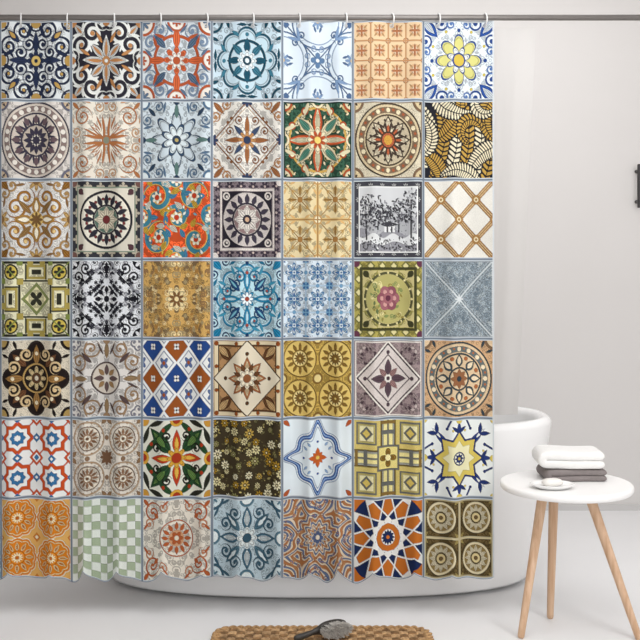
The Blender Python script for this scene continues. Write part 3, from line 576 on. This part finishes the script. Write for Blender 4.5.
for j in range(ny+1):
    for i in range(nx+1):
        x=-W2+.012+(2*W2-.024)*i/nx; y=-D2+.012+(2*D2-.024)*j/ny
        ix,iy=math.floor(x/cwv),math.floor(y/cwv); fx=x/cwv-ix; fy=y/cwv-iy
        a=fx if (ix+iy)%2==0 else fy; c=fy if (ix+iy)%2==0 else fx
        z=.55*math.sin(PI*c)**.6+.45*abs(math.sin(PI*a*2))
        v.append((x,y,.006+.0048*z))
for j in range(ny):
    for i in range(nx): f.append((j*(nx+1)+i,j*(nx+1)+i+1,(j+1)*(nx+1)+i+1,(j+1)*(nx+1)+i))
o=mesh_obj('woven_field',v,f,M_jute,mt)
so=o.modifiers.new('thick','SOLIDIFY'); so.thickness=.005; so.offset=-1
def braid(path,phase,m,parent):
    from mathutils import Vector
    pts=[];N_=700;per=sum((Vector(path[(i+1)%len(path)])-Vector(path[i])).length for i in range(len(path)))
    segs=[(Vector(path[i]),Vector(path[(i+1)%len(path)])) for i in range(len(path))]
    for k in range(N_):
        s=per*k/N_
        for a,b_ in segs:
            L=(b_-a).length
            if s<=L: p=a+(b_-a)*(s/L); d=(b_-a).normalized(); break
            s-=L
        nrm=Vector((-d.y,d.x,0)); ang=2*PI*round(per/.046)*k/N_+phase
        pts.append((p+nrm*math.cos(ang)*.0085+Vector((0,0,math.sin(ang)*.0025)),d,nrm))
    v=[];f=[];m_=8
    for p,d,nr in pts:
        for j in range(m_):
            b2=2*PI*j/m_; v.append(tuple(p+nr*math.cos(b2)*.0066+Vector((0,0,math.sin(b2)*.0048))))
    for k in range(N_):
        for j in range(m_): f.append((k*m_+j,((k+1)%N_)*m_+j,((k+1)%N_)*m_+(j+1)%m_,k*m_+(j+1)%m_))
    return mesh_obj('border_rope',v,f,m,parent)
cr=.05; path=[]
for (sx,sy,a0) in ((1,1,0),(-1,1,90),(-1,-1,180),(1,-1,270)):
    for k in range(7):
        a=math.radians(a0+90*k/6); path.append((sx*(W2-cr)+cr*math.cos(a)-sx*.006,sy*(D2-cr)+cr*math.sin(a)-sy*.006,.0076))
for ph in (0,PI): braid(path,ph,M_rope,mt)

# ------------------------------------------------------------------ bath brush lying on its side on the mat
M_bk=mat('black_stained_wood','35322f',.45,.25,30,.1,60,.4)
M_br=mat('grey_bristle','b3afa9',.9,.3,120,.3,300,.2)
br=empty('bath_brush',(.036,3.000,.0154),'small dark bath brush with grey bristles lying on the woven mat','brush',None,math.radians(30))
HL,HH,HT=.052,.0225,.011
R_=[]
for k in range(9):
    t=-PI/2+PI*k/8; s_=max(.35,math.cos(t)**.4) if math.cos(t)>1e-6 else .35
    R_.append([(HL*s_*math.copysign(abs(math.cos(a))**(2/2.3),math.cos(a)),HT*math.sin(t),HH+HH*s_*math.copysign(abs(math.sin(a))**(2/2.3),math.sin(a))) for a in [2*PI*i/48 for i in range(48)]])
mesh_obj('brush_head',*loft(R_),M_bk,br)
hv=[]
for t,ry,rz_,zc in ((0,.009,.014,.0225),(.12,.008,.0105,.0215),(.3,.007,.008,.019),(.55,.008,.009,.0155),(.8,.009,.010,.013),(.95,.008,.009,.012),(1,.004,.005,.012)):
    hv.append([(-HL+.008-.085*t,ry*math.cos(2*PI*i/20),zc+rz_*math.sin(2*PI*i/20)) for i in range(20)])
mesh_obj('handle',*loft(hv),M_bk,br)
v=[];f=[]; R=random.Random(9)
for i in range(19):
    for j in range(9):
        x=-HL*.86+2*HL*.86*i/18; z=HH+HH*.8*(j/4-1)
        if (x/(HL*.9))**2+((z-HH)/(HH*.88))**2>1: continue
        for q in range(3):
            bx_=x+R.uniform(-.0015,.0015); bz=z+R.uniform(-.0015,.0015)
            tx=bx_*1.10+R.uniform(-.0025,.0025); tz=max(.0012,HH+(bz-HH)*1.08+R.uniform(-.0025,.0025)); ty=-.040+R.uniform(-.003,.003)
            b0=len(v)
            for (px,py,pz,rr_) in ((bx_,-HT*.8,bz,.0014),(tx,ty,tz,.0010)):
                for a in range(5): v.append((px+rr_*math.cos(2*PI*a/5),py,pz+rr_*math.sin(2*PI*a/5)))
            for a in range(5): f.append((b0+a,b0+(a+1)%5,b0+5+(a+1)%5,b0+5+a))
            f.append(tuple(b0+5+a for a in range(5)))
o=mesh_obj('bristles',v,f,M_br,br); o['kind']='stuff'

# ------------------------------------------------------------------ dark bar on the wall at the right edge
M_blk=mat('black_metal','3a3838',.5,.05)
hb=empty('wall_bar',(1.462,YB,1.495),'slim dark upright bar mounted on the wall at the right edge','wall bar')
mesh_obj('bar',*tube((0,-.045,-.10),(0,-.045,.10),.009,.009,16,4),M_blk,hb)
for z in (-.07,.07): mesh_obj('bracket',*tube((0,-.04,z),(0,-.0005,z),.006,.008,14,3),M_blk,hb)

# ------------------------------------------------------------------ light and camera
wd=bpy.data.worlds.new('world'); SC.world=wd; wd.use_nodes=True
bg=wd.node_tree.nodes['Background']; bg.inputs[0].default_value=(1,.998,.994,1); bg.inputs[1].default_value=1.08
def area(name,loc,target,sx,sy,e,c=(1,1,1)):
    from mathutils import Vector
    l=bpy.data.lights.new(name,'AREA'); l.shape='RECTANGLE'; l.size=sx; l.size_y=sy; l.energy=e; l.color=c
    o=bpy.data.objects.new(name,l); C.objects.link(o); o.location=loc
    o.rotation_euler=(Vector(target)-Vector(loc)).to_track_quat('-Z','Y').to_euler(); return o
area('side_fill_light',(1.75,1.4,1.8),(-.4,3.3,.6),1.2,1.6,34,(1,.998,.993))  # added side light with no window behind it, shades the curtain folds
area('overhead_fill_light',(.2,2.0,2.62),(.2,2.2,0),1.6,1.6,25)  # added overhead fill for soft shadows, no lamp hangs here
area('overhead_fill_light',(.2,3.9,2.62),(.2,3.9,0),2.6,.5,14)  # added fill strip overhead, brightens the back wall
cam=bpy.data.cameras.new('camera'); co_=bpy.data.objects.new('camera',cam); C.objects.link(co_)
co_.location=(0,0,CAMZ); co_.rotation_euler=(PI/2,0,0); cam.sensor_width=36; cam.lens=56.25; cam.shift_y=-50/640; cam.clip_start=.01
SC.camera=co_
